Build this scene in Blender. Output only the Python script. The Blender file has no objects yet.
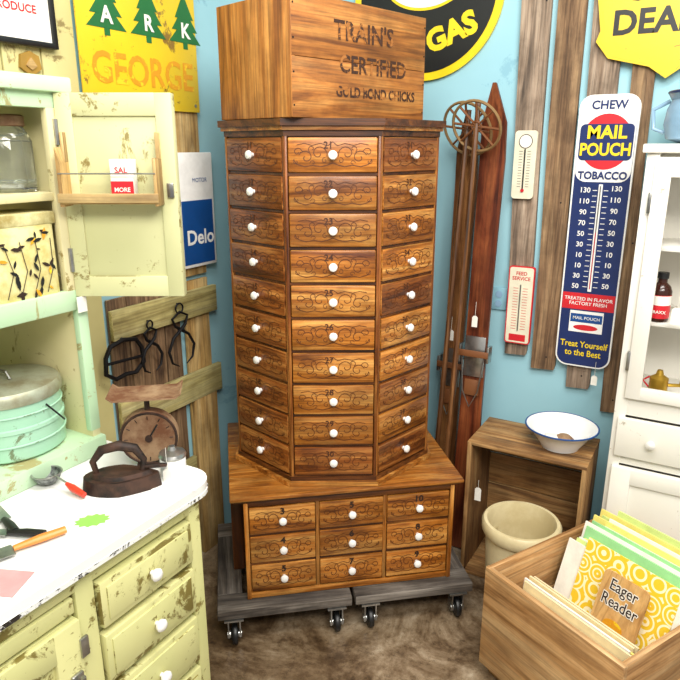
import bpy, bmesh, math, random
from mathutils import Matrix, Vector
random.seed(4)
D=bpy.data; SC=bpy.context.scene; COL=bpy.context.collection
R=math.radians
try:
    SC.view_settings.view_transform='Standard'
except Exception as e: print(e)

def lin(h):
    h=h.lstrip('#'); o=[]
    for i in (0,2,4):
        c=int(h[i:i+2],16)/255
        o.append(c/12.92 if c<=.04045 else ((c+.055)/1.055)**2.4)
    return (*o,1)

# ---------------------------------------------------------------- materials
CACHE={}
class N:
    def __init__(s,name,rough=.5,metal=0):
        s.m=D.materials.new(name); s.m.use_nodes=True; s.t=s.m.node_tree; s.b=s.t.nodes['Principled BSDF']
        s.b.inputs['Roughness'].default_value=rough; s.b.inputs['Metallic'].default_value=metal
    def n(s,t,**k):
        x=s.t.nodes.new(t)
        for a,b in k.items(): setattr(x,a,b)
        return x
    def l(s,a,b): s.t.links.new(a,b)
    def coords(s,scale,rnd=True):
        tc=s.n('ShaderNodeTexCoord'); mp=s.n('ShaderNodeMapping'); mp.inputs['Scale'].default_value=scale
        s.raw=tc.outputs['Object']
        if rnd:
            g=s.n('ShaderNodeNewGeometry'); oi=s.n('ShaderNodeObjectInfo')
            ad=s.n('ShaderNodeMath',operation='ADD'); s.l(g.outputs['Random Per Island'],ad.inputs[0]); s.l(oi.outputs['Random'],ad.inputs[1])
            mu=s.n('ShaderNodeMath',operation='MULTIPLY'); mu.inputs[1].default_value=9.7; s.l(ad.outputs[0],mu.inputs[0])
            va=s.n('ShaderNodeVectorMath',operation='ADD'); s.l(tc.outputs['Object'],va.inputs[0]); s.l(mu.outputs[0],va.inputs[1])
            s.l(va.outputs[0],mp.inputs['Vector']); s.rnd=ad.outputs[0]; s.raw=va.outputs[0]
        else: s.l(tc.outputs['Object'],mp.inputs['Vector'])
        return mp.outputs['Vector']
    def noise(s,vec,scale,detail=4,rough=.55,dist=0):
        x=s.n('ShaderNodeTexNoise'); x.inputs['Scale'].default_value=scale; x.inputs['Detail'].default_value=detail
        x.inputs['Roughness'].default_value=rough; x.inputs['Distortion'].default_value=dist; s.l(vec,x.inputs['Vector']); return x.outputs['Fac']
    def ramp(s,fac,stops):
        r=s.n('ShaderNodeValToRGB'); e=r.color_ramp.elements
        while len(e)<len(stops): e.new(.5)
        for i,(p,c) in enumerate(stops): e[i].position=p; e[i].color=c
        s.l(fac,r.inputs['Fac']); return r.outputs['Color']
    def mix(s,f,a,b,bt='MIX'):
        x=s.n('ShaderNodeMixRGB',blend_type=bt)
        for i,v in ((0,f),(1,a),(2,b)):
            if isinstance(v,bpy.types.NodeSocket): s.l(v,x.inputs[i])
            else: x.inputs[i].default_value=v
        return x.outputs[0]
    def bump(s,h,st=.3,d=.002):
        b=s.n('ShaderNodeBump'); b.inputs['Strength'].default_value=st; b.inputs['Distance'].default_value=d
        s.l(h,b.inputs['Height']); s.l(b.outputs[0],s.b.inputs['Normal'])
W0=(0,0,0,1); W1=(1,1,1,1)
def wood(name,d,m,l,ax='z',s=1.0,rough=.42,fine=.5,var=.35,pat=.35):
    k=(name,ax)
    if k in CACHE: return CACHE[k]
    q=N(name+'_'+ax,rough)
    sc={'x':(.09,1,1),'y':(1,.09,1),'z':(1,1,.09)}[ax]
    v=q.coords(tuple(a*s for a in sc))
    a=q.noise(v,20,7,.62,1.4)
    # ring bands: repeated thresholds of one stretched noise give cathedral grain
    mu=q.n('ShaderNodeMath',operation='MULTIPLY'); mu.inputs[1].default_value=7; q.l(q.noise(v,9,3,.5,.8),mu.inputs[0])
    frc=q.n('ShaderNodeMath',operation='FRACT'); q.l(mu.outputs[0],frc.inputs[0])
    col=q.ramp(a,[(.3,lin(d)),(.47,lin(m)),(.68,lin(l))])
    rg=q.ramp(frc.outputs[0],[(0,(.62,.56,.5,1)),(.22,W1),(.85,W1),(1,(.62,.56,.5,1))])
    col=q.mix(.75,col,rg,'MULTIPLY')
    sc2={'x':(.03,1,1),'y':(1,.03,1),'z':(1,1,.03)}[ax]
    mp=q.n('ShaderNodeMapping'); mp.inputs['Scale'].default_value=sc2
    q.l(q.raw,mp.inputs['Vector'])
    b=q.noise(mp.outputs[0],230*s,5,.6)
    fg=q.ramp(b,[(.38,(1-fine,)*3+(1,)),(.56,W1)])
    col=q.mix(.8,col,fg,'MULTIPLY')
    pt=q.ramp(q.noise(q.raw,7,6,.65),[(.36,(1-pat,1-pat*1.05,1-pat*1.1,1)),(.58,W1)])
    col=q.mix(1,col,pt,'MULTIPLY')
    h=q.n('ShaderNodeHueSaturation'); q.l(col,h.inputs['Color'])
    fr=q.n('ShaderNodeMath',operation='FRACT'); q.l(q.rnd,fr.inputs[0])
    mr=q.n('ShaderNodeMapRange'); mr.inputs[3].default_value=1-var; mr.inputs[4].default_value=1+var*.6
    q.l(fr.outputs[0],mr.inputs[0]); q.l(mr.outputs[0],h.inputs['Value'])
    q.l(h.outputs[0],q.b.inputs['Base Color']); q.bump(b,.25,.001)
    CACHE[k]=q.m; return q.m
def paint(name,c1,c2,wear,amt=.35,scale=9,rough=.5,stretch=(1,1,1)):
    if name in CACHE: return CACHE[name]
    q=N(name,rough); v=q.coords(stretch)
    col=q.ramp(q.noise(v,3,4),[(.35,lin(c1)),(.65,lin(c2))])
    w=q.noise(v,scale,10,.72,.6)
    t=.5+(.5-amt)*.42
    mk=q.ramp(w,[(t,W0),(t+.035,W1)])
    col=q.mix(mk,col,lin(wear))
    w2=q.noise(v,scale*6,6,.7,.3); t2=.6+(.5-amt)*.3
    col=q.mix(q.ramp(w2,[(t2,W0),(t2+.03,W1)]),col,lin(wear))
    q.l(col,q.b.inputs['Base Color']); q.bump(w,.15,.002)
    CACHE[name]=q.m; return q.m
def plain(name,c,rough=.45,metal=0,c2=None,scale=14,trans=0):
    if name in CACHE: return CACHE[name]
    q=N(name,rough,metal); c2=c2 or c; v=q.coords((1,1,1))
    f=q.noise(v,scale,6,.65)
    a=lin(c); b=lin(c2)
    if c2==c: b=tuple(x*.86 for x in a[:3])+(1,)
    q.l(q.ramp(f,[(.38,b),(.6,a)]),q.b.inputs['Base Color'])
    if trans: q.b.inputs['Transmission Weight'].default_value=trans
    CACHE[name]=q.m; return q.m

OAK=lambda a='x':wood('oak','64300c','b87026','e4a858',a,1,.34,.5,.28,.4)
OAKS=lambda a='x':wood('oak_brown','4a200a','96541f','cc8c46',a,1,.34,.5,.3,.4)  # darker oak for the left face, some other drawers, stiles and back
OAKD=lambda a='z':wood('oak_dark','2c1405','603413','8a5220',a,1,.4,.5,.2)
CRT=lambda a='x':wood('crate_pine','6e3a14','b2702e','d89a50',a,.8,.6,.5,.12,.32)
PINE=lambda a='x':wood('pine_box','a87844','cf9f68','e6c08c',a,.8,.6,.3,.1,.22)
GRY=lambda a='z':wood('weathered_board','50443a','95806c','c2ae98',a,.9,.8,.5,.15)
BRN=lambda a='z':wood('brown_board','4a3524','86684a','b3936c',a,.9,.8,.5,.2)
TAN=lambda a='z':wood('tan_board','8f6834','c8a262','dfc38a',a,.7,.7,.35,.15)
SKI=lambda a='z':wood('ski_wood','3a150a','6a3018','96542e',a,.8,.35,.4,.1)
SKIB=lambda a='z':wood('ski_wood_brown','35200f','6c4526','98693c',a,.8,.35,.4,.1)
DLY=lambda a='x':wood('dolly_board','302a26','605850','8e867c',a,.9,.8,.5,.2)
SLAT=lambda a='y':wood('painted_slat','8f8048','cabd7c','dcd39c',a,.7,.65,.35,.1)
CRW=lambda a='x':wood('crate_wood','5e3f22','a87a46','cfa76e',a,.8,.7,.45,.25)
HP=paint('hoosier_paint','d6d294','cac98a','7d7038',.37,8,.42)
HM=paint('mint_paint','b0d0a8','bcd8b4','a09a68',.33,7,.45)
HI=paint('cream_interior','dcd3a6','d0c694','988650',.30,7,.55)
HD=paint('door_paint','cdcc9c','c0c08e','857640',.30,9,.5)
WP=paint('white_cabinet_paint','eceae2','e4e1d6','a89f8c',.2,9,.4)
ENW=paint('white_enamel','f0f1ee','e8e8e4','6f655a',.14,10,.15)
ENC=paint('chipped_enamel_edge','eceeea','e2e2de','2a2624',.38,14,.25)
BLUE=paint('blue_wall_paint','9dcbd6','95c4d0','84b4c4',.2,3,.7)
CREAMP=paint('cream_plank_paint','d2c98c','c2b87c','8a7a4a',.3,6,.6)
WH=plain('porcelain','f5f3ee',.15); WHT=plain('white_paint_flat','f2f2ee',.4)
BLK=plain('black','151515',.4); INK=plain('ink','2a1608',.7); STEN=paint('stencil_ink','33190a','3e200e','9c622a',.42,26,.7)
IRON=plain('rusty_iron','4a3226',.6,.3,'1e1612',22)
IRB=plain('black_iron','1a191b',.5,.5)
STL=plain('steel','b8b8b4',.28,.9,'8a8a86')
RUST=plain('rust_plate','6a4228',.7,.2,'9c7f60',14)
NAVY=plain('navy_enamel','1b2d62',.3); RED=plain('red_enamel','d0242e',.35); YEL=plain('yellow_enamel','f3d322',.35)
SYEL=paint('yellow_sign_paint','e8c82a','dcb822','8a6a2a',.30,10,.35); ORG=paint('orange_ink','d2901e','d8981f','e8c826',.38,22,.5)
GRN=plain('green_ink','1f6b35',.5); BLU=plain('blue_enamel','164a8c',.35); LBL=plain('light_blue_enamel','8fb3cf',.25)
PAP=plain('paper','f2efe4',.8); GLS=plain('clear_glass','f4faf8',.03,0,None,14,.95)
CROCK=plain('stoneware','d8cba2',.35,0,'c4b488',6); TEAL=paint('teal_tin','9ac6aa','a6cfb4','6f7f60',.3,12,.4)
ORNM=plain('scroll_inlay','55290c',.5); NUMI=plain('number_ink','43200a',.6)
KRED=plain('red_handle','d8402c',.3); KORG=plain('orange_handle','e88a3a',.35)
FGRN=plain('lime_paper','8fe05a',.7); PINK=plain('pink_paper','f09a9a',.7)
CREAM=plain('cream_paper','ead9ae',.8); BRASS=plain('brass','c09a3a',.35,.8)
GLD=plain('old_gold','b08a3c',.5,.3); LEA=plain('leather','7a4a26',.6); CMET=plain('cream_metal','e8e2c8',.4)

# ---------------------------------------------------------------- mesh builder
def textmesh(body,size,bold=0,align='CENTER',ls=1.0,sp=1.0):
    cu=D.curves.new('t','FONT'); cu.body=body; cu.size=size; cu.align_x=align; cu.align_y='CENTER'; cu.offset=bold*size*.02; cu.resolution_u=3
    cu.space_line=ls; cu.space_character=sp
    o=D.objects.new('t',cu); COL.objects.link(o)
    dg=bpy.context.evaluated_depsgraph_get(); dg.update()
    me=D.meshes.new_from_object(o.evaluated_get(dg))
    vs=[v.co.copy() for v in me.vertices]; fs=[tuple(p.vertices) for p in me.polygons]
    D.objects.remove(o); D.meshes.remove(me); D.curves.remove(cu)
    return vs,fs
JR=random.Random(9)
class MB:
    def __init__(s): s.v=[];s.f=[];s.m=[];s.s=[];s.mats=[];s.T=Matrix()
    def add(s,vs,fs,mat,smooth=False):
        if mat not in s.mats: s.mats.append(mat)
        i=s.mats.index(mat); b=len(s.v)
        for v in vs: s.v.append(s.T@Vector(v))
        for f in fs: s.f.append(tuple(b+x for x in f)); s.m.append(i); s.s.append(smooth)
    def box(s,x0,x1,y0,y1,z0,z1,mat,b=0.0):
        e=min(x1-x0,y1-y0,z1-z0)
        if e>.006:   # tiny tolerance so neighbouring boards never share a plane
            j=lambda: JR.uniform(.00008,.0006)
            x0+=j(); x1-=j(); y0+=j(); y1-=j(); z0+=j(); z1-=j()
        if b<=0:
            vs=[(x,y,z) for x in (x0,x1) for y in (y0,y1) for z in (z0,z1)]
            s.add(vs,[(0,1,3,2),(4,6,7,5),(0,4,5,1),(2,3,7,6),(0,2,6,4),(1,5,7,3)],mat); return
        bm=bmesh.new(); bmesh.ops.create_cube(bm,size=1)
        for v in bm.verts: v.co=Vector(((x0+x1)/2+v.co.x*(x1-x0),(y0+y1)/2+v.co.y*(y1-y0),(z0+z1)/2+v.co.z*(z1-z0)))
        bmesh.ops.bevel(bm,geom=list(bm.edges),offset=b,segments=2,affect='EDGES',profile=.5)
        bm.verts.index_update(); s.add([v.co.copy() for v in bm.verts],[tuple(v.index for v in f.verts) for f in bm.faces],mat); bm.free()
    def poly(s,pts,y0,y1,mat):
        n=len(pts); vs=[(p[0],y0,p[1]) for p in pts]+[(p[0],y1,p[1]) for p in pts]
        s.add(vs,[tuple(range(n)),tuple(range(2*n-1,n-1,-1))]+[(i,(i+1)%n,n+(i+1)%n,n+i) for i in range(n)],mat)
    def polyz(s,pts,z0,z1,mat,k=1.0):
        n=len(pts); vs=[(p[0],p[1],z0) for p in pts]+[(p[0]*k,p[1]*k,z1) for p in pts]
        s.add(vs,[tuple(range(n)),tuple(range(2*n-1,n-1,-1))]+[(i,(i+1)%n,n+(i+1)%n,n+i) for i in range(n)],mat)
    def lathe(s,prof,cx,cy,mat,n=32,smooth=True,cap=True):
        vs=[];fs=[]
        for r,z in prof:
            for i in range(n):
                a=2*math.pi*i/n; vs.append((cx+r*math.cos(a),cy+r*math.sin(a),z))
        for j in range(len(prof)-1):
            for i in range(n):
                k=(i+1)%n; fs.append((j*n+i,j*n+k,(j+1)*n+k,(j+1)*n+i))
        if cap:
            fs.append(tuple(range(n))); fs.append(tuple((len(prof)-1)*n+i for i in range(n)))
        s.add(vs,fs,mat,smooth)
    def tube(s,pts,r,mat,n=8,closed=False,flat=None):
        P=[Vector(p) for p in pts]; L=len(P); vs=[];fs=[]
        up=None
        for i in range(L):
            a=P[(i-1)%L] if (closed or i>0) else P[i]; b=P[(i+1)%L] if (closed or i<L-1) else P[i]
            t=(b-a).normalized()
            if up is None:
                up=Vector((0,0,1)) if abs(t.z)<.9 else Vector((1,0,0))
            up=(up-t*up.dot(t)).normalized(); sd=t.cross(up)
            rr=r[i] if isinstance(r,(list,tuple)) else r
            for k in range(n):
                q=2*math.pi*k/n; vs.append(P[i]+up*math.cos(q)*rr*(flat or 1)+sd*math.sin(q)*rr)
        for i in range(L if closed else L-1):
            j=(i+1)%L
            for k in range(n):
                m=(k+1)%n; fs.append((i*n+k,i*n+m,j*n+m,j*n+k))
        if not closed: fs.append(tuple(range(n))); fs.append(tuple((L-1)*n+k for k in range(n)))
        s.add(vs,fs,mat,True)
    def ring(s,c,Rr,r,mat,ax='z',n=32,sx=1,sy=1):
        pts=[]
        for i in range(n):
            a=2*math.pi*i/n; p=Rr*sx*math.cos(a); q=Rr*sy*math.sin(a)
            pts.append({'z':(c[0]+p,c[1]+q,c[2]),'y':(c[0]+p,c[1],c[2]+q),'x':(c[0],c[1]+p,c[2]+q)}[ax])
        s.tube(pts,r,mat,6,True)
    def ribbon(s,pts,w,y,mat):
        L=len(pts); vs=[]
        for i in range(L):
            a=Vector(pts[max(i-1,0)]); b=Vector(pts[min(i+1,L-1)]); t=(b-a).normalized(); nn=Vector((-t.y,t.x))*w/2
            p=Vector(pts[i]); vs+= [(p.x+nn.x,y,p.y+nn.y),(p.x-nn.x,y,p.y-nn.y)]
        s.add(vs,[(2*i,2*i+1,2*i+3,2*i+2) for i in range(L-1)],mat)
    def ell(s,cx,cz,rx,rz,y0,y1,mat,n=36):
        s.poly([(cx+rx*math.cos(2*math.pi*i/n),cz+rz*math.sin(2*math.pi*i/n)) for i in range(n)],y0,y1,mat)
    def text(s,body,size,x,z,y,mat,rot=0,bold=0,align='CENTER',sx=1.0,ls=1.0,sp=1.0):
        vs,fs=textmesh(body,size,bold,align,ls,sp); c,d=math.cos(R(rot)),math.sin(R(rot))
        s.add([(x+(v.x*sx*c-v.y*d),y,z+(v.x*sx*d+v.y*c)) for v in vs],fs,mat)
    def tag(s,x,y,z,h=.035,w=.02,top=.05,ang=0):
        s.tube([(x,y,z+top),(x,y,z)],.0006,PAP,4)
        s.poly([(x-w/2,z-h),(x+w/2,z-h),(x+w/2,z-.006),(x+w/4,z),(x-w/4,z),(x-w/2,z-.006)],y-.0006,y+.0006,PAP)
    def mesh(s,name):
        me=D.meshes.new(name); me.from_pydata([tuple(v) for v in s.v],[],s.f)
        for m in s.mats: me.materials.append(m)
        for i,p in enumerate(me.polygons): p.material_index=s.m[i]; p.use_smooth=s.s[i]
        bm=bmesh.new(); bm.from_mesh(me); bmesh.ops.recalc_face_normals(bm,faces=bm.faces); bm.to_mesh(me); bm.free()
        me.set_sharp_from_angle(angle=R(38)); me.update(); return me
    def make(s,name,loc=(0,0,0),rz=0,parent=None,rx=0,ry=0,sc=1):
        o=D.objects.new(name,s.mesh(name)); COL.objects.link(o); o.location=loc; o.rotation_euler=(R(rx),R(ry),R(rz)); o.scale=(sc,sc,sc)
        if parent: o.parent=parent
        return o
def empty(name,loc=(0,0,0),rz=0):
    o=D.objects.new(name,None); COL.objects.link(o); o.location=loc; o.rotation_euler=(0,0,R(rz)); o.empty_display_size=.1; return o
def TR(x=0,y=0,z=0,rx=0,ry=0,rz=0):
    return Matrix.Translation((x,y,z))@Matrix.Rotation(R(rz),4,'Z')@Matrix.Rotation(R(ry),4,'Y')@Matrix.Rotation(R(rx),4,'X')
def rr(w,h0,h1,r,n=6):
    p=[]
    for cx,cz,a0 in ((w/2-r,h1-r,0),(-w/2+r,h1-r,90),(-w/2+r,h0+r,180),(w/2-r,h0+r,270)):
        for i in range(n+1):
            a=R(a0+90*i/n); p.append((cx+r*math.cos(a),cz+r*math.sin(a)))
    return p

# ---------------------------------------------------------------- room
fm=N('stained_concrete',.32); v=fm.coords((1,1,1),False)
a=fm.noise(v,3.4,12,.74,.9); b=fm.noise(v,26,12,.85,.1); d_=fm.noise(v,1.5,4,.6,.5)
c1=fm.ramp(a,[(.36,lin('3e3023')),(.45,lin('6f5c46')),(.53,lin('94826a')),(.64,lin('b8aa94'))])
c2=fm.ramp(b,[(.40,lin('6a5744')),(.47,lin('dcd4c8')),(.55,W1)])
c3=fm.ramp(d_,[(.38,lin('a89880')),(.58,W1)])
cc=fm.mix(.6,c1,c2,'MULTIPLY'); cc=fm.mix(.7,cc,c3,'MULTIPLY')
fm.l(cc,fm.b.inputs['Base Color'])
m=MB(); m.box(-.12,3.4,-3.6,.12,-.1,0,fm.m); m.make('floor')
m=MB(); m.box(0,3.4,0,.12,0,2.7,BLUE); m.make('wall_back')
m=MB(); m.box(-.12,0,-3.6,.12,0,2.7,BLUE); m.make('wall_left')
m=MB(); m.box(1.36,3.4,-.012,0,0,.09,WP); m.make('baseboard_back')

# ---------------------------------------------------------------- octagonal cabinet
OR_=.316   # inradius to the drawer fronts
def octp(r): 
    q=r/math.cos(R(22.5)); return [(q*math.cos(R(22.5+45*i)),q*math.sin(R(22.5+45*i))) for i in range(8)]
def spiral(cx,cz,r0,r1,a0,a1,n=16):
    return [(cx+(r0+(r1-r0)*i/n)*math.cos(R(a0+(a1-a0)*i/n)),cz+(r0+(r1-r0)*i/n)*math.sin(R(a0+(a1-a0)*i/n))) for i in range(n+1)]
def drawer_mesh(w,h,name,knob=True,mat=None):
    m=MB(); m.box(-w/2,w/2,-.010,.004,-h/2,h/2,mat or OAK('x'),.004)
    y=-.0106
    for sg in (1,-1):
        k=w/.225
        def S(p): return [(sg*x*k,z*h/.092) for x,z in p]
        m.ribbon(S(spiral(.035,.004,.022,.004,200,-180)),.002,y,ORNM)
        m.ribbon(S(spiral(.067,-.006,.019,.004,20,400)),.002,y,ORNM)
        m.ribbon(S(spiral(.088,.008,.012,.003,180,-160)),.0017,y,ORNM)
        m.ribbon(S(spiral(.052,.016,.010,.002,-60,260)),.0017,y,ORNM)
        m.ribbon(S(spiral(.020,-.014,.008,.002,100,-240)),.0015,y,ORNM)
        m.ribbon(S(spiral(.092,-.017,.008,.002,60,-240)),.0015,y,ORNM)
        m.ribbon(S(spiral(.050,-.020,.007,.002,0,300)),.0014,y,ORNM)
        m.ribbon(S([(.014,-.026),(.03,-.03),(.05,-.026),(.07,-.03),(.09,-.024),(.098,-.012)]),.002,y,ORNM)
        m.ribbon(S([(.012,.024),(.03,.03),(.052,.025),(.07,.03),(.09,.026)]),.0017,y,ORNM)
        m.ribbon(S([(.014,-.026),(.0,-.02)]),.002,y,ORNM); m.ribbon(S([(.012,.024),(0,.034)]),.0017,y,ORNM)
    if knob:
        T=m.T; m.T=TR(0,-.010,0,rx=90)
        m.lathe([(.006,0),(.006,.006),(.0105,.009),(.0125,.014),(.0105,.019),(.004,.0215)],0,0,WH,16)
        m.T=T
    return m.mesh(name)
tower=empty('octagonal_drawer_cabinet',(.478,-.503,0),31)
HW=OR_*math.tan(R(22.5))
m=MB()
m.polyz(octp(OR_-.012),.51,1.545,OAKD('z'))
m.polyz(octp(OR_+.014),.491,.506,OAK('x')); m.polyz(octp(OR_+.004),.506,.52,OAKD('x'))
m.polyz(octp(OR_+.002),1.530,1.545,OAKD('x')); m.polyz(octp(OR_+.010),1.545,1.556,OAK('x')); m.polyz(octp(OR_+.018),1.556,1.574,OAKD('x')); 
for k in range(8):
    m.T=Matrix.Rotation(R(45*k),4,'Z')
    for sg in (1,-1):
        m.box(min(sg*(HW-.0085),sg*HW),max(sg*(HW-.0085),sg*HW),-OR_-.001,-OR_+.02,.518,1.535,OAKS('z'),.002)
    for i in range(11): m.box(-HW+.005,HW-.005,-OR_+.004,-OR_+.02,.521+i*.1010-.004,.521+i*.1010+.004,OAKD('x'))
m.T=Matrix()
m.make('carcass',parent=tower)
dm=drawer_mesh(HW*2-.020,.0925,'drawer'); dms=drawer_mesh(HW*2-.020,.0925,'drawer_brown',True,OAKS('x')); dmn=drawer_mesh(HW*2-.020,.0925,'drawer_plain',False,OAKS('x'))
for k in range(8):
    M=Matrix.Rotation(R(45*k),4,'Z')
    for i in range(10):
        me=dm if k==0 and i!=0 else (dms if k in (7,0,1) else dmn)
        if k==1 and i not in (0,2,5,9): me=dm
        o=D.objects.new(f'drawer_{k}_{i}',me); COL.objects.link(o); o.parent=tower
        o.location=M@Vector((0,-OR_+.007,.5715+i*.1010)); o.rotation_euler=(0,0,R(45*k))
m=MB()
for k in (-1,0,1):
    m.T=Matrix.Rotation(R(45*k),4,'Z')
    for i in range(10):
        m.text(str(21+(9-i)+10*k),.026,-.012,.5715+i*.1010+.025,-OR_-.0042,NUMI,bold=.6)
m.make('drawer_numbers',parent=tower)

# base chest
base=empty('drawer_chest',(.513,-.540,0),40)
m=MB()
m.box(-.333,.333,-.275,.27,.126,.468,OAK('z'),.003)
m.box(-.375,-.334,-.13,.08,.126,.462,OAKD('z'),.003)  # dark panel added to stand in for the chest's shaded left side
m.box(-.365,.352,-.292,.275,.468,.480,OAKD('x'),.004)
m.box(-.375,.362,-.302,.28,.478,.4905,OAK('x'),.004)
for x in (-.333,.333): m.box(x-.012 if x>0 else x-.002,x+.002 if x>0 else x+.012,-.292,-.27,.126,.468,OAK('z'),.002)
m.box(-.33,.33,-.288,-.27,.126,.146,OAK('x'),.002); m.box(-.33,.33,-.288,-.27,.452,.468,OAKD('x'),.002)
for x in (-.108,.108): m.box(x-.006,x+.006,-.285,-.27,.14,.458,OAK('z'),.002)
for z in (.2485,.3505): m.box(-.33,.33,-.283,-.27,z-.004,z+.004,OAKD('x'))
m.make('carcass',parent=base)
dm2=drawer_mesh(.204,.093,'drawer_b')
m=MB()
for i in range(3):
    for j in range(3):
        o=D.objects.new(f'drawer_{i}_{j}',dm2); COL.objects.link(o); o.parent=base
        o.location=((i-1)*.217,-.279,.198+j*.102)
        m.text(str([[5,4,3],[7,6,5],[9,8,10]][i][j]),.03,(i-1)*.217,.198+j*.102+.028,-.2902,INK,bold=1.5)
m.make('drawer_numbers',parent=base)

# dollies
def dolly(name,x0,x1,yb):
    d=MB()
    d.box(x0,x1,-.335,-.25,.092,.125,DLY('x'),.004); d.box(x0,x1,yb-.09,yb,.092,.125,DLY('x'),.004)
    d.box(x0,x0+.08,-.25,yb-.09,.092,.125,DLY('y'),.004); d.box(x1-.08,x1,-.25,yb-.09,.092,.125,DLY('y'),.004)
    for x in (x0+.05,x1-.05):
        for y in (-.315,yb-.05):
            d.box(x-.03,x+.03,y-.025,y+.025,.086,.092,STL)
            d.box(x-.020,x-.016,y-.02,y+.02,.025,.088,STL); d.box(x+.016,x+.020,y-.02,y+.02,.025,.088,STL)
            T=d.T; d.T=TR(x-.012,y-.008,.032,ry=90)
            d.lathe([(.012,0),(.018,.001),(.02,.004),(.03,.005),(.032,.008),(.032,.018),(.03,.021),(.02,.022),(.012,.024)],0,0,BLK,20); d.T=T
            d.tube([(x-.022,y-.008,.032),(x+.022,y-.008,.032)],.012,STL,12)
    return d.make(name,(.513,-.540,0),40)
dolly('furniture_dolly',-.43,-.005,.17); dolly('furniture_dolly',.005,.40,.22)

# crate on tower
m=MB(); L,Wd,H=.54,.314,.298
t=.012
m.box(-L/2,L/2,-Wd/2,-Wd/2+t,0,.148,CRT('x'),.0015); m.box(-L/2,L/2,-Wd/2,-Wd/2+t,.1482,H,CRT('x'),.0015)
for a,b in ((0,.145),(.146,H)): m.box(-L/2,L/2,Wd/2-t,Wd/2,a,b,CRT('x'),.002)
for s0 in (-L/2,L/2-t):
    m.box(s0-.0015,s0+t+.0015,-Wd/2+.001,Wd/2-.001,0,H,CRT('z'),.002)
m.box(-L/2+t,L/2-t,-Wd/2+t,Wd/2-t,0,.012,CRT('x'))
y=-Wd/2-.0008
m.text("TRAIN'S",.068,.0,.222,y,STEN,0,1.0,sx=1.0); m.text("CERTIFIED",.063,.04,.140,y,STEN,0,1.0,sx=.96); m.text("GOLD BOND CHICKS",.037,.055,.070,y,STEN,0,1.8,sx=.93)
for x in (-L/2+.006,L/2-.006):
    for z in (.03,.11,.19,.27): m.ell(x,z,.0025,.0025,y,y+.001,IRB,8)
m.make('wooden_crate',(.4955,-.567,1.575),75)

# ---------------------------------------------------------------- hoosier cabinet
h=empty('hoosier_cabinet',(0,0,0))
YR=-1.405; YL=-2.35
m=MB()
m.box(.02,.379,YR-.022,YR,.83,1.61,HI,.002)
m.box(.022,.37,YL,YL+.02,.83,1.61,HM,.002)
m.box(.032,.05,YL,YR-.022,.83,1.61,HI)
m.box(.02,.395,YL-.01,YR+.012,1.605,1.635,HM,.004)
m.box(.05,.374,YL,YR-.022,1.395,1.412,HI,.002)
m.box(.05,.379,YL,YR-.022,1.17,1.19,HI,.002)
m.box(.362,.382,YL,YR+.002,1.160,1.205,HM,.003)
m.box(.362,.3805,YR-.045,YR+.001,1.2,1.61,HI,.002)
m.box(.362,.3805,YR-.026,YR+.001,.87,1.17,HM,.002)
m.box(.03,.392,YL,YR+.005,.812,.856,HM,.004)
m.box(.363,.381,YL,YR,1.575,1.61,HM,.002)
m.make('hutch',parent=h)
m=MB()
yr=-1.362
pts=[(.02,YL),(.695,YL)]
for i in range(7):
    a=R(i*15); pts.append((.695-.06+.06*math.cos(a),yr-.06+.06*math.sin(a)))
pts.append((.02,yr))
m.polyz(pts,.790,.812,ENW); m.polyz([(x+(.0008 if x>.1 else 0),y+(.0008 if y>-2.3 else 0)) for x,y in pts],.783,.7925,ENC)
m.make('enamel_top',parent=h)
m=MB()
m.box(.03,.655,YL+.01,yr-.045,.06,.782,HP,.003)
m.box(.655,.674,YL+.01,yr-.045,.745,.782,HP,.002)
for a,b in ((yr-.078,yr-.044),(-1.73,-1.69)): m.box(.655,.6745,a,b,.06,.76,HP,.002)
m.box(.655,.673,YL+.01,yr-.05,.06,.12,HP,.002)
zs=[.745,.63,.505,.37,.12]
yd=yr-.082
for i in range(4):
    z1=zs[i]-.008; z0=zs[i+1]+.008
    m.box(.66,.684,-1.686,yd,z0,z1,HP,.004)
    m.box(.682,.6868,-1.672,yd-.014,z0+.014,z1-.014,HP,.0009)
    T=m.T; m.T=TR(.686,(-1.686+yd)/2,(z0+z1)/2,ry=90)
    m.lathe([(.005,0),(.005,.007),(.012,.011),(.0135,.017),(.010,.022),(.004,.024)],0,0,WH,16); m.T=T
for a,b in ((-2.04,-1.735),(-2.34,-2.05)):
    m.box(.655,.676,a,b,.13,.70,HP,.003)
    for (p,q,r,s2) in ((a,a+.055,.13,.70),(b-.055,b,.13,.70),(a+.05,b-.05,.13,.19),(a+.05,b-.05,.64,.70)): m.box(.67,.686,p,q,r,s2,HP,.003)
m.box(.66,.676,-2.34,-1.735,.708,.74,HP,.003)
m.box(.686,.694,-1.77,-1.745,.55,.60,STL,.002); m.tube([(.69,-1.757,.575),(.705,-1.757,.575),(.706,-1.757,.60)],.005,STL)
for z in (.64,.2): m.box(.684,.690,-1.742,-1.725,z-.02,z+.02,STL,.001)
for x in (.06,.64):
    for y in (YL+.04,yr-.08): m.box(x-.02,x+.02,y-.02,y+.02,0,.07,HP,.003)
m.make('lower_cabinet',parent=h)
m=MB(); dw=.236
m.box(.002,dw-.002,-.009,.009,1.19,1.605,HD,.002)
for (p,q,r,s2) in ((0,.035,1.19,1.605),(dw-.035,dw,1.19,1.605),(.033,dw-.033,1.19,1.235),(.033,dw-.033,1.56,1.605)): m.box(p,q,-.014,.014,r,s2,HD,.002)
for z in (1.27,1.53): m.tube([(0,-.012,z-.025),(0,-.012,z+.025)],.006,STL)
m.box(dw-.02,dw-.006,-.02,-.012,1.40,1.43,STL,.001)
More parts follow.
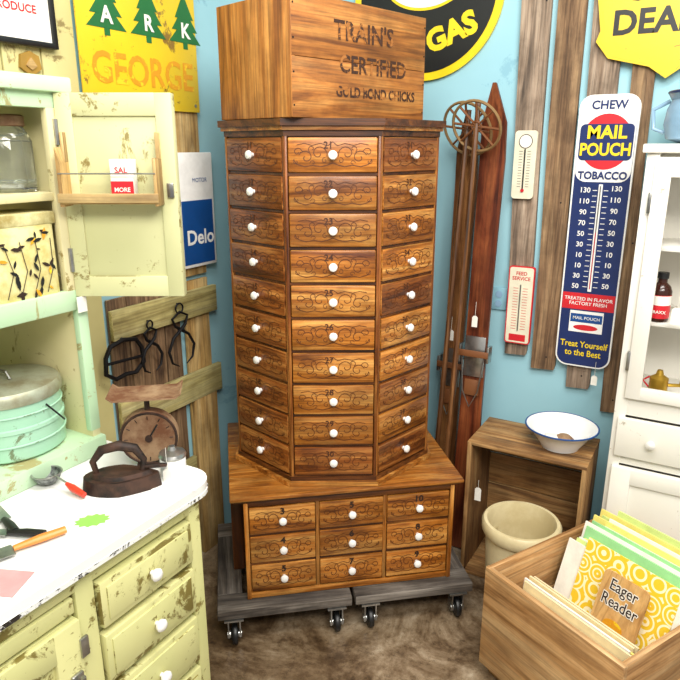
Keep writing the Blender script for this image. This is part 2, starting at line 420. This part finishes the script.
m.poly([(.01,1.385),(.018,1.385),(.018,1.47),(.01,1.50)],-.06,-.014,TAN('z')); m.box(.01,.018,-.03,-.012,1.47,1.53,TAN('z'),.002); m.box(dw-.036,dw-.028,-.06,-.012,1.385,1.48,TAN('z'),.002); m.box(dw-.036,dw-.028,-.03,-.012,1.47,1.53,TAN('z'),.002)
m.box(.01,dw-.03,-.062,-.012,1.39,1.398,TAN('x'),.001); m.box(.008,dw-.026,-.066,-.06,1.393,1.412,TAN('x'),.001)
m.tube([(.012,-.06,1.45),(dw-.03,-.06,1.45)],.0015,STL,6)
m.box(.112,.158,-.05,-.02,1.398,1.478,PAP,.001); m.box(.1125,.1575,-.0508,-.05,1.40,1.435,RED)
m.text('SAL',.016,.135,1.456,-.0512,RED,bold=1); m.text('MORE',.012,.135,1.418,-.0514,PAP,bold=1)
o=m.make('open_door',(.376,YR-.016,0),30,parent=h)

# things on hutch
m=MB()
m.lathe([(.045,0),(.05,.006),(.05,.10),(.04,.122),(.036,.128)],0,0,GLS,24); m.lathe([(.038,.128),(.04,.13),(.04,.148),(.036,.151)],0,0,RUST,24)
m.ring((0,0,.02),.0495,.0012,GLS); m.ring((0,0,.10),.0495,.0012,GLS)
m.make('glass_jar',(.29,-1.485,1.4125))
m=MB()
CT=plain('cream_tin','dfd79c',.4,0,'c2b26c',18); TL=plain('tin_lid','d3cc98',.4,0,'9a8a50')
m.box(-.055,.055,-.072,.072,0,.18,CT,.014)
m.box(-.057,.057,-.074,.074,.158,.184,TL,.004)
rr_=random.Random(3)
for i in range(34):
    cy=rr_.uniform(-.058,.058); cz=rr_.uniform(.016,.145); r=rr_.uniform(.003,.008)
    m.T=TR(.0562+.00006*i,cy,cz)@Matrix.Rotation(R(90),4,'Z')@Matrix.Rotation(R(rr_.uniform(0,180)),4,'Y')
    m.poly([(-r*1.7,0),(-r*.6,r*.55),(r*.6,r*.5),(r*1.7,0),(r*.5,-r*.5),(-r*.6,-r*.45)],-.0004,.0004,[BLK,INK,BLK,INK,ORG][i%5])
m.T=Matrix()
for i in range(4): m.tube([(.0565,-.055+i*.03,.02),(.0565,-.035+i*.03,.07),(.0565,-.05+i*.035,.13)],.0008,INK,5)
m.tube([(0,.07,.04),(0,.088,.055),(0,.095,.10),(0,.088,.145),(0,.072,.165)],.005,TL)
m.tube([(.0,.092,.06),(.065,.100,-.0)],.0007,PAP,4)
m.T=TR(.075,.100,0,rz=90); m.poly([(-.012,-.035),(.012,-.035),(.012,0),(-.012,0)],-.0006,.0006,PAP)
m.T=Matrix()
m.make('floral_tin_pitcher',(.318,-1.527,1.191),0)
m=MB()
m.lathe([(.112,0),(.116,.004),(.116,.062),(.119,.064),(.119,.072),(.115,.074),(.115,.14)],0,0,TEAL,40)
m.lathe([(.118,.122),(.120,.126),(.120,.142),(.114,.15),(.095,.155),(.0,.158)],0,0,plain('dull_lid','a9ae98',.45,.4,'8a8468',10),40)
m.tube([(-.03,.0,.158),(-.02,0,.172),(.02,0,.172),(.03,0,.158)],.004,STL)
m.ring((0,0,.035),.1175,.0025,TEAL); m.ring((0,0,.10),.1165,.002,TEAL)
m.tube([(.115,.02,.11),(.128,.04,.08),(.115,.06,.06)],.002,IRB,6)
m.make('cake_tin',(.249,-1.545,.859))

# table items
m=MB()
pts=[]
for i in range(25):
    t=i/24; a=-math.pi+2*math.pi*t
    x=.075*math.cos(a); yv=.044*math.sin(a)*(1-.45*max(0,math.cos(a)))
    pts.append((x*1.08+.0,yv))
pts=pts[:-1]
m.polyz(pts,0,.030,IRON,.95); m.polyz([(x*.8,y*.75) for x,y in pts],.030,.038,IRON,.9)
m.tube([(-.048,0,.03),(-.055,0,.062),(-.035,0,.088),(.0,0,.096),(.032,0,.088),(.048,0,.062),(.042,0,.03)],[.006,.007,.010,.011,.010,.007,.006],IRON,10)
m.box(.04,.095,-.005,.005,.042,.05,IRON,.002)
m.make('sad_iron',(.556,-1.505,.8125),38)
m=MB() # kitchen scale
m.box(-.03,.03,-.028,.028,0,.010,IRON,.003); m.box(-.012,.012,-.012,.012,.008,.03,IRON,.003)
T=m.T; m.T=TR(0,0,.068,rx=90)
m.lathe([(.01,-.016),(.060,-.016),(.064,-.012),(.064,.012),(.060,.016),(.01,.016)],0,0,RUST,36); m.T=T
m.ring((0,-.016,.068),.060,.003,IRON,'y'); m.tube([(0,-.018,.068),(.02,-.018,.10)],.0018,BLK); m.ell(0,.068,.008,.008,-.02,-.01,IRON,12)
for i in range(12):
    a=2*math.pi*i/12; m.tube([(.045*math.cos(a),-.0175,.068+.045*math.sin(a)),(.053*math.cos(a),-.0175,.068+.053*math.sin(a))],.001,IRON,4)
m.tube([(0,0,.13),(0,0,.168)],.006,IRON)
m.poly([(-.078,.178),(-.066,.168),(.066,.168),(.078,.178),(.076,.180),(.064,.1715),(-.064,.1715),(-.076,.180)],-.045,.045,RUST)
m.make('kitchen_scale',(.528,-1.394,.8125),40)
m=MB()
m.lathe([(.026,0),(.028,.004),(.028,.045),(.026,.05)],0,0,ENW,28); m.lathe([(.029,.046),(.030,.05),(.027,.056),(.01,.062),(.007,.07),(.0,.072)],0,0,STL,28)
m.tag(.0,-.03,.03)
m.make('enamel_canister',(.612,-1.412,.8125),20)
m=MB()
sp=[(.029*math.sin(R(a)),.026-.024*math.cos(R(a))) for a in (90,75,60,45,30,15,3)]
m.lathe([(r,z) for r,z in sp],0,0,plain('strainer_mesh','8a8e8c',.4,.6,'3c3f3e',90),24,True,False); m.ring((0,0,.027),.030,.002,STL)
m.tube([(.030,0,.027),(.065,0,.022)],.002,STL); m.tube([(.065,0,.020),(.085,0,.015),(.12,0,.010)],[.004,.008,.006],KRED,10)
m.make('tea_strainer',(.408,-1.575,.8125),-2)
def knife(name,loc,rz,hm,L=.09,hl=.08,bw=.02):
    k=MB(); k.polyz([(0,-bw/2),(L*.8,-bw/2),(L,bw*.1),(L*.9,bw/2),(0,bw/2)],.006,.008,STL)
    k.tube([(-hl,0,.010),(-hl*.5,0,.010),(0,0,.009)],[.008,.009,.006],hm,10,flat=.8); k.make(name,loc,rz)
knife('table_knife',(.468,-1.715,.8125),165,BLK,.10,.06,.026); knife('table_knife',(.515,-1.738,.8125),205,BLK,.12,.07)
knife('putty_knife',(.57,-1.765,.8125),-110,KORG,.05,.09,.035)
m=MB(); m.polyz([(-.05,-.035),(.05,-.03),(.045,.035),(-.05,.03)],0,.001,PINK); m.make('paper_note',(.62,-1.83,.8125),20)
m=MB(); st=[]
for i in range(24):
    a=2*math.pi*i/24; r_=.028 if i%2 else .022; st.append((r_*1.2*math.cos(a),r_*.8*math.sin(a)))
m.polyz(st,0,.001,FGRN); m.make('price_tag',(.605,-1.625,.8125),50)
m=MB(); m.polyz([(-.03,-.012),(.02,-.012),(.03,0),(.02,.012),(-.03,.012)],0,.001,PAP); m.tube([(.03,0,.001),(.06,.02,.001)],.0007,PAP,4); m.make('price_tag',(.645,-1.47,.8125),10)

# ---------------------------------------------------------------- left wall things
m=MB()
for i in range(12):
    y0=-1.06-.11*(i+1); m.box(0.001,.016,y0+.002,y0+.108,0,2.3,CREAMP,.002)
m.make('trim_1')
m=MB(); m.box(.003,.018,-.745,-.60,1.075,2.3,TAN('z'),.002); m.make('wooden_plank')
m=MB()
for i in range(4):
    y0=-1.045+i*.076; m.box(0.003,.014,y0,y0+.072,0,1.06,BRN('z'),.002)
m.box(.018,.036,-1.05,-.575,.935,1.03,SLAT('y'),.003); m.box(.018,.036,-1.05,-.57,.63,.735,SLAT('y'),.003)
m.box(.016,.034,-.72,-.60,0,.64,TAN('z'),.003); m.box(.018,.034,-1.05,-.73,.33,.42,SLAT('y'),.003); m.box(.004,.018,-.72,-.60,0,1.06,TAN('z'),.003)
m.make('slatted_rack')
m=MB() # yellow tin sign
m.box(0,.46,-.006,0,0,.47,SYEL,.001)
for cx,le in ((.10,'A'),(.255,'R'),(.41,'K')):
    for i,(w,z0) in enumerate(((.07,.205),(.056,.24),(.04,.275))):
        m.poly([(cx-w,z0),(cx+w,z0),(cx,z0+.07)],-.0075-.0003*i,-.006,GRN)
    m.poly([(cx-.01,.187),(cx+.01,.187),(cx+.01,.206),(cx-.01,.206)],-.007,-.006,GRN)
    m.text(le,.06,cx,.238,-.0092,PAP,0,1.5)
m.text('GEORGE',.115,.235,.10,-.0072,ORG,0,1,sx=.9)
for x in (.02,.44): m.ell(x,.02,.005,.005,-.008,-.006,STL,10)
m.make('tin_sign',(.022,-1.06,1.61),90)
m=MB()
m.box(0,.175,-.012,0,0,.38,WHT,.004); m.box(.012,.163,-.0128,-.012,.012,.225,BLU)
m.text('Delo',.068,.095,.10,-.0135,WHT,0,1.2); m.text('MOTOR',.02,.105,.29,-.0135,BLU)
m.make('enamel_sign',(.022,-.735,1.105),90)
m=MB()
m.box(0,.30,-.012,0,0,.30,PAP); 
for (a,b,c_,d) in ((0,.3,0,.014),(0,.3,.286,.3),(0,.014,0,.3),(.286,.3,0,.3)): m.box(a,b,-.02,0,c_,d,BLK,.002)
m.text('FRESH',.042,.19,.13,-.013,BLU,0,1); m.text('PRODUCE',.026,.19,.085,-.013,RED,0,1); m.ell(.19,.205,.06,.035,-.0135,-.012,GRN); m.ell(.19,.205,.03,.02,-.0145,-.012,ORG)
m.make('framed_print',(.018,-1.43,1.74),90)
m=MB(); m.poly([(0,.02),(.03,0),(.06,.02),(.055,.05),(.03,.06),(.005,.05)],-.008,0,GLD); m.poly([(.015,.025),(.03,.015),(.045,.025),(.03,.045)],-.012,-.008,TAN('x')); m.make('wall_ornament',(.018,-1.24,1.67),90)
def tongs(name,y,z,sc,rot=0):
    k=MB()
    for sg in (1,-1):
        p=[(sg*.0,0,.05),(sg*.03,0,.035),(sg*.02,0,.012),(0,-.003*sg,0),(-sg*.03,0,-.02),(-sg*.05,0,-.055),(-sg*.04,0,-.09),(-sg*.015,0,-.105)]
        k.tube([(a*sc,b,c_*sc) for a,b,c_ in p],[.004,.004,.005,.006,.005,.005,.004,.002],IRB,8)
    k.ring((0,0,.06*sc),.014*sc,.003,IRB,'y',16)
    k.tube([(0,.010,.072*sc),(0,0,.073*sc)],.003,IRB)
    k.make(name,(.052,y,z),90+rot)
tongs('ice_tongs',-.785,.915,1.2); tongs('ice_tongs',-.92,.905,.95,5); 
k=MB(); k.tube([(-.07,0,.02),(-.05,0,.05),(0,0,.06),(.05,0,.05),(.07,0,.02),(.075,0,-.03),(.04,0,-.055),(.0,0,-.05),(-.04,0,-.055),(-.075,0,-.03)],.007,IRB,8,True); k.tube([(-.07,0,0),(.07,0,-.01)],.005,IRB); k.tube([(0,.008,.065),(0,0,.055)],.004,IRB); k.make('iron_trivet',(.05,-1.03,.88),90)

# ---------------------------------------------------------------- back wall things
def plank(x0,x1,x0b,x1b,z0,z1,mat,t=.018):
    k=MB(); k.poly([(x0b,z0),(x1b-.004,z0+.004),(x1b,z0+.02),(x1b+(x1-x1b)*.3,z0+(z1-z0)*.3),(x1b+(x1-x1b)*.5-.003,z0+(z1-z0)*.5),(x1,z1),(x0,z1),(x0b+(x0-x0b)*.6-.002,z0+(z1-z0)*.6),(x0b+(x0-x0b)*.3+.002,z0+(z1-z0)*.3)],-t,0,mat)
    for z in (z0+.05,z0+.6,z1-.2): k.ell((x0b+x1b)/2+.01,z,.003,.003,-t-.0006,-t+.001,IRB,8)
    k.make('wooden_plank',(0,-.001,0))
plank(.905,1.005,.94,1.02,.76,2.15,GRY()); plank(1.025,1.115,1.04,1.125,.72,2.15,BRN()); plank(1.13,1.225,1.17,1.25,.67,2.15,GRY())
plank(1.26,1.33,1.295,1.35,.6,2.15,BRN()); 
m=MB()
m.ell(0,0,.28,.28,-.012,0,YEL,64); m.ell(0,0,.254,.254,-.0135,-.011,BLK,64)
m.ell(0,.055,.16,.105,-.0145,-.012,YEL,48); m.ell(0,.055,.15,.096,-.0155,-.012,WHT,48)
m.text('POLY',.075,0,.08,-.0165,GRN,0,2.5); m.text('GAS',.055,.0,.005,-.0165,GRN,0,2)
m.text('GAS',.10,.10,-.13,-.0145,YEL,20,2.5)
m.make('gas_station_sign',(.57,-.002,2.01))
m=MB() # dealer sign
sh=[(-.23,.20),(-.20,.03),(-.21,-.0),(-.17,-.05),(-.05,-.08),(0,-.115),(.05,-.08),(.17,-.05),(.21,0),(.20,.03),(.23,.20),(.15,.27),(-.15,.27)]
m.poly(sh,-.012,0,SYEL); m.poly([(x*.93,z*.93) for x,z in sh],-.0125,-.011,SYEL)
m.text('DEALER',.095,.0,.045,-.014,BLK,0,1.5); m.text('USCO',.10,0,.14,-.014,BLK,0,2)
m.make('dealer_sign',(1.365,-.021,1.815))
m=MB()
w=.182
m.poly(rr(w,0,.90,.04),-.014,0,WHT); m.poly(rr(w-.010,.005,.895,.036),-.0146,-.013,NAVY)
m.poly(rr(w-.012,.632,.894,.035),-.0150,-.013,WHT)
m.ell(0,.757,.079,.086,-.0156,-.013,RED); m.poly(rr(.162,.700,.812,.015),-.0162,-.013,NAVY)
m.text('CHEW',.036,0,.868,-.0164,NAVY,0,1.2); m.text('MAIL',.055,0,.785,-.0172,YEL,0,1.5); m.text('POUCH',.053,0,.732,-.0172,YEL,0,1.5,sx=.85)
m.text('TOBACCO',.033,0,.652,-.0172,NAVY,0,1.6,sx=.93)
m.box(-.006,.006,-.018,-.014,.27,.625,WHT); m.tube([(0,-.019,.28),(0,-.019,.62)],.002,STL,8); m.tube([(0,-.0205,.28),(0,-.0205,.47)],.0015,RED,6)
for i,tx in enumerate(range(-50,140,10)):
    z=.285+i*.0178
    if i%2==0: m.text(str(abs(tx)),.023,-.048,z,-.0152,WHT,0,.8)
    if i%2==0: m.text(str(abs(tx)),.023,.048,z+.006,-.0152,WHT,0,.8)
    m.box(-.024,-.010,-.0152,-.0146,z-.001,z+.001,WHT); m.box(.010,.024,-.0152,-.0146,z-.001,z+.001,WHT)
m.box(-w/2+.006,w/2-.006,-.0152,-.013,.205,.262,RED); m.text('TREATED IN FLAVOR\nFACTORY FRESH',.0165,0,.234,-.016,WHT,0,.6)
m.box(-.055,.055,-.0156,-.013,.125,.20,WHT); m.box(-.052,.052,-.0162,-.013,.16,.19,BLU); m.text('MAIL POUCH',.015,0,.175,-.0168,WHT,0,.5); m.ell(0,.142,.04,.01,-.0162,-.013,RED)
m.text('Treat Yourself\nto the Best',.031,0,.065,-.016,YEL,0,.8,sx=.85)
m.tag(.05,-.03,-.02)
m.make('advertising_thermometer',(1.218,-.024,.76))
m=MB()
m.poly(rr(.075,0,.225,.012),-.012,0,CMET); m.ell(0,.19,.022,.022,-.013,-.011,PAP); m.ring((0,-.013,.19),.022,.0012,INK,'y'); m.tube([(0,-.014,.03),(0,-.014,.165)],.0025,BLK); m.ell(0,.028,.006,.006,-.016,-.012,RED,12)
for i in range(14):
    m.box(.008,.02,-.0128,-.012,.04+i*.009,.0412+i*.009,BLK); m.box(-.02,-.008,-.0128,-.012,.04+i*.009,.0412+i*.009,BLK)
m.make('wall_thermometer',(.963,-.024,1.33))
m=MB()
m.poly(rr(.092,0,.285,.01),-.012,0,RED); m.poly(rr(.084,.004,.281,.008),-.0126,-.011,CMET)
m.text('FEED\nSERVICE',.018,0,.25,-.0132,RED,0,1); m.tube([(0,-.014,.05),(0,-.014,.22)],.0025,STL); m.box(-.03,.03,-.0132,-.0126,.01,.035,RED)
for i in range(16):
    m.box(.008,.026,-.0132,-.0126,.055+i*.010,.0565+i*.010,RED); m.box(-.026,-.008,-.0132,-.0126,.055+i*.010,.0565+i*.010,RED)
m.make('wall_thermometer',(.985,-.024,.81))
m=MB(); m.box(-.03,.03,-.008,0,0,.085,plain('outlet_blue','8fc0d0',.4),.004); m.ell(0,.06,.013,.013,-.0095,-.007,LBL,16); m.ell(0,.025,.013,.013,-.0095,-.007,LBL,16); m.make('wall_outlet',(.900,-.001,.92))

# skis
def ski(name,bot,top,w,mat,binding=.5,t=.014):
    k=MB(); B=Vector(bot); Tp=Vector(top); d=(Tp-B); L=d.length
    n=14; vs=[];fs=[]
    for i in range(n+1):
        f=i/n; z=L*f; ww=w/2*(1 if f<.9 else max(.12,1-((f-.9)/.1)**2)); ww*=(1-.15*math.sin(f*math.pi)); yo=-.0 if f<.85 else -.045*((f-.85)/.15)**2
        vs+=[(-ww,yo-t/2,z),(ww,yo-t/2,z),(ww,yo+t/2,z),(-ww,yo+t/2,z)]
    for i in range(n):
        for j in range(4): fs.append((i*4+j,i*4+(j+1)%4,(i+1)*4+(j+1)%4,(i+1)*4+j))
    fs+= [(0,1,2,3),tuple(4*n+j for j in range(4))]
    k.add(vs,fs,mat); 
    zb=L*binding
    k.box(-w*.62,-w*.5,-.035,.005,zb-.03,zb+.03,STL,.002); k.box(w*.5,w*.62,-.035,.005,zb-.03,zb+.03,STL,.002)
    k.box(-w*.6,w*.6,-.04,-.032,zb-.012,zb+.012,LEA,.002); k.box(-w*.4,w*.4,-.014,-.007,zb-.09,zb+.06,STL,.002)
    k.box(-w*.3,w*.3,-.02,-.007,zb-.16,zb-.10,LEA,.002); k.tube([(-w*.45,-.03,zb),(-w*.3,-.035,zb-.14),(0,-.03,zb-.2),(w*.3,-.035,zb-.14),(w*.45,-.03,zb)],.003,STL,6)
    k.tag(0,-.045,zb+.14,.04,.02)
    o=k.make(name,bot)
    zax=d.normalized(); xax=Vector((1,0,0)); xax=(xax-zax*xax.dot(zax)).normalized(); yax=zax.cross(xax)
    o.rotation_euler=Matrix((xax,yax,zax)).transposed().to_euler(); return o
ski('ski',(.868,-.20,0.006),(.865,-.06,1.70),.094,SKI(),.46); ski('ski',(.752,-.10,0.006),(.768,-.04,1.60),.085,SKIB(),.44)
def pole(bot,top,rb,bz):
    k=MB(); B=Vector(bot);Tp=Vector(top); d=Tp-B; k.tube([B,B+d*.5,Tp],[.011,.010,.009],SKIB('z'),8)
    c=B+d*bz; k.T=Matrix.Translation(c)@d.to_track_quat('Z','Y').to_matrix().to_4x4()@TR(rx=62,ry=8)
    k.ring((0,0,0),rb,.005,plain('bamboo','8a6c42',.6)); k.ring((0,0,0),rb*.2,.004,LEA)
    for i in range(4):
        a=math.pi*i/4+.3; k.tube([(rb*math.cos(a),rb*math.sin(a),0),(-rb*math.cos(a),-rb*math.sin(a),0)],.004,LEA,6)
    k.make('ski_pole')
pole((.752,-.235,.006),(.79,-.13,1.62),.092,.962); pole((.81,-.275,.006),(.835,-.17,1.64),.085,.955)

# crate, bowl
m=MB()
X0,X1,Y0,Y1,Hh=.92,1.315,-.335,-.085,.525
m.box(X0,X0+.015,Y0,Y1,0.001,Hh,CRW('z'),.002); m.box(X1-.015,X1,Y0,Y1,0.001,Hh,CRW('z'),.002)
for i in range(3):
    a=Y0+i*(Y1-Y0)/3; m.box(X0-.001,X1+.001,a,a+(Y1-Y0)/3-.003,Hh-.012,Hh+.001,CRW('x'),.002); m.box(X0+.015,X1-.015,a,a+(Y1-Y0)/3-.003,0.001,.014,CRW('x'),.002)
for i in range(4):
    a=.012+i*(Hh-.024)/4; m.box(X0+.015,X1-.015,Y1-.012,Y1,a+.002,a+(Hh-.024)/4-.002,CRW('x'),.002)
m.tag(X0+.05,Y0-.004,.36,.05,.022,.03)
m.make('wooden_crate')
m=MB()
m.lathe([(.0,.004),(.05,.004),(.062,0),(.064,.006),(.085,.035),(.105,.065),(.118,.072),(.119,.075),(.114,.075),(.10,.066),(.08,.036),(.055,.012),(0,.010)],0,0,ENW,40,True,False)
m.ring((0,0,.0735),.1175,.003,BLU,'z',40)
m.T=TR(.01,0,.018,rz=20); m.lathe([(.03,0),(.034,.01),(.02,.022),(0,.026)],0,0,RUST,12); m.box(-.06,-.02,-.02,.02,0,.02,PAP,.004); m.box(.02,.05,-.045,-.03,.01,.022,BLK,.003); m.T=Matrix()
m.make('enamel_bowl',(1.205,-.215,Hh+.002))
m=MB()
m.lathe([(0,0),(.09,0),(.095,.008),(.108,.265),(.109,.312),(.119,.315),(.124,.326),(.124,.350),(.118,.358),(.108,.358),(.104,.344),(.10,.28),(.085,.02),(0,.018)],0,0,CROCK,44,True,False)
m.box(.097,.128,-.03,.03,.262,.288,CROCK,.008)
m.tag(-.03,-.13,.18,.04,.022)
m.make('stoneware_crock',(1.156,-.466,0.001),160)

# white cabinet
m=MB()
CX0,CX1,CY=1.365,2.16,-.27
m.box(CX0,CX0+.02,CY+.005,-.005,.06,1.49,WP,.002); m.box(CX1-.02,CX1,CY+.005,-.005,.06,1.49,WP,.002)
m.box(CX0+.02,CX1-.02,-.02,-.014,.06,1.49,WP); m.box(CX0-.012,CX1+.012,CY-.015,-.014,1.485,1.51,WP,.004)
m.box(CX0,CX0+.035,CY,CY+.02,.06,1.485,WP,.002); m.box(CX1-.035,CX1,CY,CY+.02,.06,1.485,WP,.002)
m.box(CX0,CX1,CY+.001,CY+.02,.70,.765,WP,.002); m.box(CX0,CX1,CY+.001,CY+.02,.06,.11,WP,.002); m.box(CX0,CX1,CY+.001,CY+.02,.535,.56,WP,.002)
for z in (.75,.985,1.21): m.box(CX0+.02,CX1-.02,CY+.03,-.02,z,z+.015,WP,.002)
for a,b in ((1.39,1.755),(1.76,2.13)):
    for (p,q,r,s2) in ((a,a+.045,.76,1.475),(b-.045,b,.76,1.475),(a+.04,b-.04,.76,.80),(a+.04,b-.04,1.42,1.475)): m.box(p,q,CY-.014,CY+.004,r,s2,WP,.003)
    m.box(a-.01,b,CY-.016,CY+.004,.565,.695,WP,.004)
    m.box(a-.01,b,CY-.012,CY+.004,.09,.53,WP,.003)
    for (p,q,r,s2) in ((a-.01,a+.05,.09,.53),(b-.06,b,.09,.53),(a+.045,b-.055,.09,.15),(a+.045,b-.055,.475,.53)): m.box(p,q,CY-.02,CY-.008,r,s2,WP,.003)
    m.T=TR((a+b)/2-.09,CY-.016,.63,rx=90); m.lathe([(.006,0),(.007,.01),(.013,.014),(.014,.02),(.004,.026)],0,0,WH,16); m.T=Matrix()
for z in (1.35,.88): m.box(CX0+.018,CX0+.028,CY-.018,CY-.002,z-.03,z+.03,STL,.002)
for x in (CX0+.03,CX1-.03):
    for y in (CY+.03,-.04): m.box(x-.02,x+.02,y-.02,y+.02,0,.065,WP,.003)
m.tag(1.50,CY-.02,1.06,.05,.03,.05)
m.make('display_cabinet')
m=MB(); m.lathe([(.028,0),(.03,.004),(.03,.09),(.024,.105),(.013,.115),(.013,.13)],0,0,plain('dark_glass','3a1c14',.15),20); m.lathe([(.0305,.01),(.0305,.08)],0,0,RED,20,True,False); m.lathe([(.0308,.05),(.0308,.078)],0,0,PAP,20,True,False); m.lathe([(.016,.128),(.016,.145)],0,0,BLK,16)
m.text('TRAXX',.013,0,.03,-.0315,PAP,0,1); m.make('medicine_bottle',(1.447,-.215,1.001))
m=MB(); m.lathe([(.025,0),(.027,.01),(.027,.05),(.012,.06),(.008,.075)],0,0,BRASS,20); m.tube([(.027,0,.03),(.06,0,.035),(.065,0,.06)],.006,BRASS); m.tube([(-.027,0,.05),(-.045,0,.035),(-.027,0,.015)],.003,RED); m.make('brass_blowtorch',(1.475,-.20,.766))
m=MB(); m.lathe([(.035,0),(.035,.015),(.01,.03),(.012,.05)],0,0,STL,20); m.box(-.05,.05,-.02,.02,.0,.012,RED,.003); m.make('cast_toy',(1.53,-.18,1.2265))
m=MB()
m.lathe([(0,.0),(.07,0),(.10,.01),(.108,.045),(.104,.08),(.096,.10),(.106,.118),(.099,.118),(.09,.10),(.095,.045),(.065,.012),(0,.01)],0,0,LBL,36,True,False); m.ring((0,0,.118),.103,.004,NAVY)
m.tube([(-.098,0,.10),(-.135,0,.08),(-.13,0,.035),(-.104,0,.025)],.005,LBL)
m.make('enamel_basin',(1.512,-.165,1.512),0,sc=1.15)

# box of books
bx=empty('box_of_books',(1.136,-.772,0),62)
m=MB(); L,Wd,z0,z1=.53,.44,.045,.37; t=.016
for a,b in ((z0,(z0+z1)/2-.001),((z0+z1)/2+.001,z1)):
    m.box(0,L,-t,0,a,b,PINE('x'),.002); m.box(0,L,-Wd,-Wd+t,a,b,PINE('x'),.002)
m.box(-.001,t,-Wd-.001,.001,z0,z1-.0,PINE('y'),.003); m.box(L-t,L+.001,-Wd-.001,.001,z0,z1,PINE('y'),.003)
m.box(t,L-t,-Wd+t,-t,z0,z0+.012,PINE('x'))
for x in (.03,L-.07): m.box(x,x+.04,-Wd+.01,-.01,0,z0,PINE('y'),.003)
m.make('box',parent=bx)
pm=N('swirl_cover',.6); v=pm.coords((1,1,1),False)
vo=pm.n('ShaderNodeTexVoronoi'); vo.inputs['Scale'].default_value=18; vo.inputs['Randomness'].default_value=.35; pm.l(v,vo.inputs['Vector'])
mu=pm.n('ShaderNodeMath',operation='MULTIPLY'); mu.inputs[1].default_value=30; pm.l(vo.outputs['Distance'],mu.inputs[0])
si=pm.n('ShaderNodeMath',operation='SINE'); pm.l(mu.outputs[0],si.inputs[0])
pm.l(pm.ramp(si.outputs[0],[(.35,lin('ecc62c')),(.5,lin('fbf3c8'))]),pm.b.inputs['Base Color'])
LIME=plain('lime_folder','d0e28a',.7); FY=plain('yellow_folder','f2e27c',.7); FW=plain('white_folder','f3f1e6',.7); FG=plain('green_folder','9ad694',.7)
m=MB()
random.seed(7)
def sheet(x,th,y0,y1,h,mat,lean): 
    m.T=TR(x,0,z0+.013,ry=lean); m.box(0,th,y0,y1,0,h,mat); m.T=Matrix()
for i in range(11): sheet(.022+i*.0103,.0065,-.40+random.uniform(0,.03),-.03-random.uniform(0,.04),.25+random.uniform(-.015,.012),[CREAM,PAP,CREAM,FY,CREAM][i%5],6)
sheet(.194,.007,-.385,-.10,.372,pm.m,18)
cols=[FW,LIME,FW,FY,FG,FW,LIME,FY,FW,FG,LIME,FW,FY,FW,LIME,FW,FY,FG,FW,LIME]
for i in range(20): sheet(.206+i*.0105,.0065,-.42+random.uniform(0,.03),-.035-random.uniform(0,.05),.345+random.uniform(-.02,.03)+.001*i,cols[i],17-i*.4)
m.make('books',parent=bx)
m=MB(); T=TR(.166,-.262,z0+.02,ry=18)@Matrix.Rotation(R(-90),4,'Z')
m.T=T; m.poly(rr(.135,.10,.335,.014),-.006,0,wood('kraft','b08044','cfa060','e0b878','z',.7,.8,.15,.05,.1)); m.text('Eager\nReader',.044,0,.280,-.0068,PAP,0,3,sx=.85); m.text('Eager\nReader',.044,0,.280,-.0072,INK,0,.4,sx=.85); m.ell(0,.195,.03,.02,-.0068,-.005,ORG)
m.make('booklet',parent=bx)

# ---------------------------------------------------------------- lights, camera
w=D.worlds.new('World'); SC.world=w; w.use_nodes=True; w.node_tree.nodes['Background'].inputs[0].default_value=(1,.98,.95,1); w.node_tree.nodes['Background'].inputs[1].default_value=.58
def area(name,loc,size,en,target,col=(1,.96,.90)):
    l=D.lights.new(name,'AREA'); l.shape='RECTANGLE'; l.size=size[0]; l.size_y=size[1]; l.energy=en; l.color=col
    o=D.objects.new(name,l); COL.objects.link(o); o.location=loc
    o.rotation_euler=(Vector(target)-Vector(loc)).to_track_quat('-Z','Y').to_euler()
area('ceiling_light',(1.45,-1.3,2.65),(1.6,.5),42,(1.25,-.9,0))
area('ceiling_light',(2.3,-2.5,2.65),(1.4,.6),58,(.75,-.6,.6))
area('ceiling_light',(1.4,-2.9,2.6),(1.0,.8),18,(1.0,-.3,.6))
cd=D.cameras.new('camera'); cd.lens=34.41; cd.sensor_width=36; cd.clip_start=.05
cam=D.objects.new('camera',cd); COL.objects.link(cam); cam.location=(1.567,-2.339,1.5); cam.rotation_euler=(R(73.5),0,R(30)); SC.camera=cam
